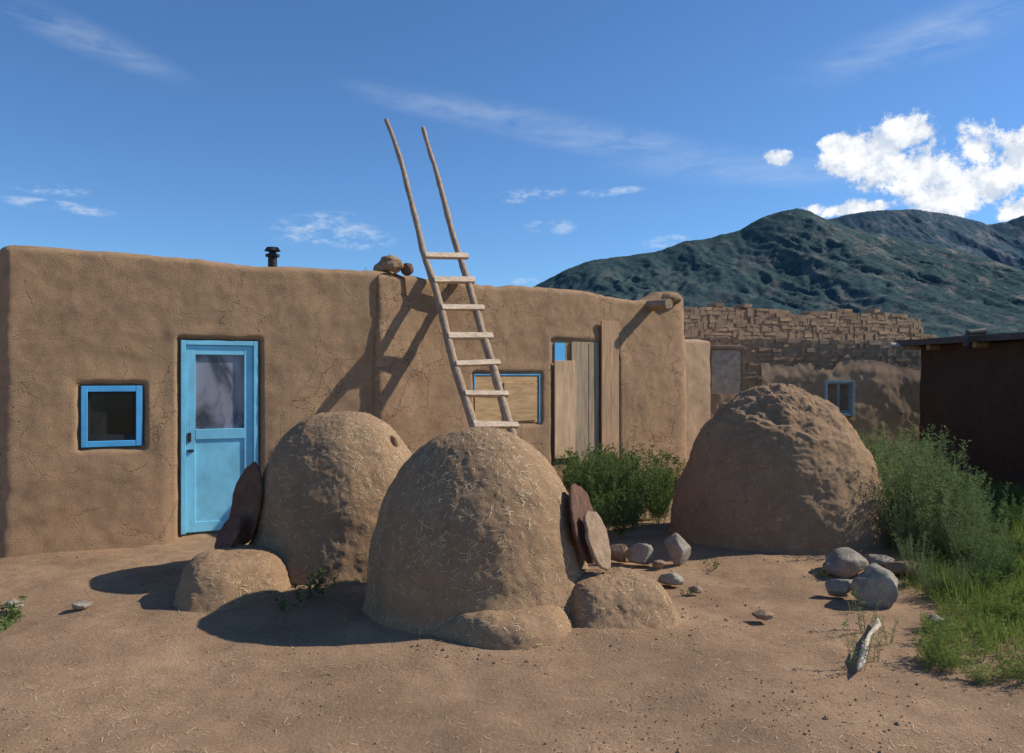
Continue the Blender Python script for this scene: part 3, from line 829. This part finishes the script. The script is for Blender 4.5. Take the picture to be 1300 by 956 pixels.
# ------------------------------------------------------------ mountains
def interp(tab,x):
    if x<=tab[0][0]: return tab[0][1]
    for (a,b),(c_,d_) in zip(tab,tab[1:]):
        if x<=c_:
            t=(x-a)/(c_-a); return b+(d_-b)*t
    return tab[-1][1]
def mountain(tab,Yr,Y0,x0,x1,seed,nx=600,ny=230,amp=1.0):
    mb=MB(); vs=[]; S_=Yr/3000
    for j in range(ny+1):
        v=j/ny; Y=Y0+(Yr*1.25-Y0)*v
        for i in range(nx+1):
            X=x0+(x1-x0)*i/nx
            px=650+F*X/Yr; Hh=max(0,(478-interp(tab,px))/F*Yr)
            t=(Y-Y0)/(Yr-Y0)
            if t<=1: g_=max(0,t)**1.35
            else: g_=1-1.2*(t-1)
            wx=X+.12*(Y-Yr)+70*S_*noise.noise(Vector((X/200+seed,Y/300,0)))
            rd=abs(noise.noise(Vector((wx/(260*S_)+seed,Y/(1000*S_),.3))))*.9+.5*abs(noise.noise(Vector((wx/(100*S_)+seed,Y/(330*S_),3.3))))+.35*abs(noise.noise(Vector((wx/(42*S_)+seed,Y/(120*S_),5))))
            r2=noise.fractal(Vector((X/(22*S_)+seed,Y/(40*S_),2)),.4,2.1,5)
            cut=math.sin(min(1,max(0,t))*math.pi)**.7
            crest=.35+.65*min(1,abs(t-1)/.12)
            z=Hh*g_*(1-.22*cut*rd*amp)+r2*4.5*amp*min(1,t*2)*crest*S_+4*S_*noise.noise(Vector((X/(60*S_),seed,0)))*(1 if abs(t-1)<.1 else 0)
            vs.append((X,Y,z-8))
    w_=nx+1
    fs=[(j*w_+i,j*w_+i+1,(j+1)*w_+i+1,(j+1)*w_+i) for j in range(ny) for i in range(nx)]
    mb.add(vs,fs)
    return mb
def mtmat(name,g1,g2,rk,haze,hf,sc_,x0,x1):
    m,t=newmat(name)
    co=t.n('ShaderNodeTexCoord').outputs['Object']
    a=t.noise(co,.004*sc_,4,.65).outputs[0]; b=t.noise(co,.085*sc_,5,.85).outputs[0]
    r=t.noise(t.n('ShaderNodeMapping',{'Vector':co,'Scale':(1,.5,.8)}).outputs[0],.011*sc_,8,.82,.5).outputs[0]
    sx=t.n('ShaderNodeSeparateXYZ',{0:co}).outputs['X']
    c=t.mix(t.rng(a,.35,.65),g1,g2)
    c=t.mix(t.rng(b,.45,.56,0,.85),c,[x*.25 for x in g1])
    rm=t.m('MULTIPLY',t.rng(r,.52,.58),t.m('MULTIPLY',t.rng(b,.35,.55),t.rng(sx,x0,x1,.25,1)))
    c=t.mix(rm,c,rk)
    c=t.mix(hf,c,haze)  # bluish distance haze is mixed into the slope's base colour
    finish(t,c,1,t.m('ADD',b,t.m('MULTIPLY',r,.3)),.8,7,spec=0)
    return m
T1=[(300,455),(480,425),(600,395),(683,358),(700,348),(720,338),(745,329),(760,325),(800,321),(840,314),(868,303),(905,298),(940,288),(968,272),(990,265),(1012,261),(1030,265),(1045,273),(1070,282),(1100,291),(1160,302),(1240,320),(1300,340),(1400,370),(1600,420)]
T2=[(900,330),(1000,300),(1040,279),(1075,270),(1100,266),(1150,263),(1190,267),(1230,275),(1255,283),(1278,279),(1300,271),(1350,262),(1420,275),(1600,330),(1800,420)]
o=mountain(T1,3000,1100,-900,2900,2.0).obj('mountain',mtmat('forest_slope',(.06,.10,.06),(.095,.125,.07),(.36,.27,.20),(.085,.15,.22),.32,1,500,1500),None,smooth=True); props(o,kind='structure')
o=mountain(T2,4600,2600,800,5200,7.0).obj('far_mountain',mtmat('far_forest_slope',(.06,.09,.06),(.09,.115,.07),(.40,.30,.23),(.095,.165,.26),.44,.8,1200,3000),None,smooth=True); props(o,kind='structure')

# ------------------------------------------------------------ world
dv=Vector((-1,-.20,-.78)).normalized()
el=math.asin(-dv.z); az=math.atan2(1,.20)
wd=bpy.data.worlds.new('World'); sc.world=wd; wd.use_nodes=True; t=NT(wd.node_tree)
sky=t.n('ShaderNodeTexSky',sky_type='NISHITA',sun_disc=False,sun_elevation=el,sun_rotation=az,altitude=1500,air_density=1.0,dust_density=.4,ozone_density=2.5)
dirn=t.n('ShaderNodeTexCoord').outputs['Generated']
sx=t.n('ShaderNodeSeparateXYZ',{0:dirn})
A_=t.m('ARCTAN2',sx.outputs['X'],sx.outputs['Y']); E_=t.m('ARCSINE',sx.outputs['Z'])
cv=t.n('ShaderNodeCombineXYZ',{'X':A_,'Y':E_,'Z':0.0}).outputs[0]
def blob(px,py,rx,ry,rot=0):
    a=math.atan((px-650)/F); e=math.atan((478-py)/math.hypot(F,px-650))
    k=1/F*math.cos(a)
    mp=t.n('ShaderNodeMapping',{'Vector':cv,'Location':(a,e,0),'Rotation':(0,0,R(rot)),'Scale':(rx*k,ry*k,1)},vector_type='TEXTURE')
    return t.n('ShaderNodeTexGradient',{0:mp.outputs[0]},gradient_type='SPHERICAL').outputs['Fac']
def union(bl):
    o=None
    for q in bl:
        x=blob(*q); o=x if o is None else t.m('MAXIMUM',o,x)
    return o
cum=union([(1150,166,40,38),(1098,194,80,40),(1062,182,34,22),(1160,218,84,48),(1205,252,80,38),(1246,186,40,44),(1298,205,52,56),(1248,232,56,46),(1085,265,90,15),(1290,266,46,24),(987,201,24,13)])
n1_=t.noise(cv,24,8,.68).outputs[0]; n2_=t.noise(t.n('ShaderNodeVectorMath',{0:cv,1:(.008,.010,0)},operation='ADD').outputs[0],24,6,.62).outputs[0]
dn=t.m('ADD',t.m('MULTIPLY',cum,1.05),t.m('MULTIPLY',t.m('SUBTRACT',n1_,.5),2.5))
cm=t.m('MULTIPLY',t.rng(dn,.20,.54,smooth=True),t.rng(cum,0,.18))
shade=t.rng(t.m('SUBTRACT',n1_,n2_),-.09,.09)
core=t.rng(cum,.10,.75)
lit=t.m('ADD',t.m('MULTIPLY',shade,.7),t.m('MULTIPLY',core,.40),clamp=True)
ccol=t.mix(lit,(4.0,5.0,6.5),(9.0,9.1,9.3))
wv=t.n('ShaderNodeMapping',{'Vector':cv,'Scale':(1,3.4,1),'Rotation':(0,0,R(11))}).outputs[0]
wn=t.noise(wv,11,7,.65,.5).outputs[0]
wn2=t.noise(t.n('ShaderNodeMapping',{'Vector':cv,'Scale':(1,2.2,1)}).outputs[0],38,6,.65).outputs[0]
w1_=union([(740,172,330,28,-11),(960,214,240,30,-5),(90,40,180,26,-15),(1200,40,260,40,9),(560,138,150,20,-10)])
w2_=union([(410,290,76,24,5),(450,303,60,16,0),(670,248,60,10,5),(775,243,50,7,3),(700,288,40,12,0),(75,262,80,9,-3),(60,240,60,9,0),(668,357,22,6,0),(845,306,36,9,6)])
c1=t.m('MULTIPLY',t.m('MULTIPLY',t.rng(w1_,0,.8,smooth=True),t.rng(wn,.34,.75)),.30)
c2=t.m('MULTIPLY',t.m('MULTIPLY',t.rng(w2_,0,.5,smooth=True),t.rng(wn2,.42,.68,smooth=True)),.48)
skc=t.mix(1.0,sky.outputs[0],(.66,.96,1.24),'MULTIPLY')
c=t.mix(t.m('MAXIMUM',c1,c2),skc,(6.4,7.2,8.2)); c=t.mix(cm,c,ccol)
bg=t.n('ShaderNodeBackground',{'Color':c,'Strength':.115})
t.n('ShaderNodeOutputWorld',{'Surface':bg.outputs[0]})

su=bpy.data.lights.new('sun','SUN'); su.energy=5.0; su.angle=R(.5); su.color=(1,.94,.83)
so=bpy.data.objects.new('sun',su); COL.objects.link(so); so.rotation_euler=dv.to_track_quat('-Z','Y').to_euler(); so.location=(20,5,20)

cam=bpy.data.cameras.new('camera'); cam.sensor_width=36; cam.sensor_fit='HORIZONTAL'; cam.lens=36*F/1300; cam.clip_end=30000; cam.clip_start=.05
co_=bpy.data.objects.new('camera',cam); COL.objects.link(co_); co_.location=(0,0,EYE); co_.rotation_euler=(R(90),0,0)
sc.camera=co_
sc.view_settings.view_transform='Standard'; sc.view_settings.look='None'; sc.view_settings.exposure=0
for o in bpy.data.objects:
    if '_w' in o: del o['_w']
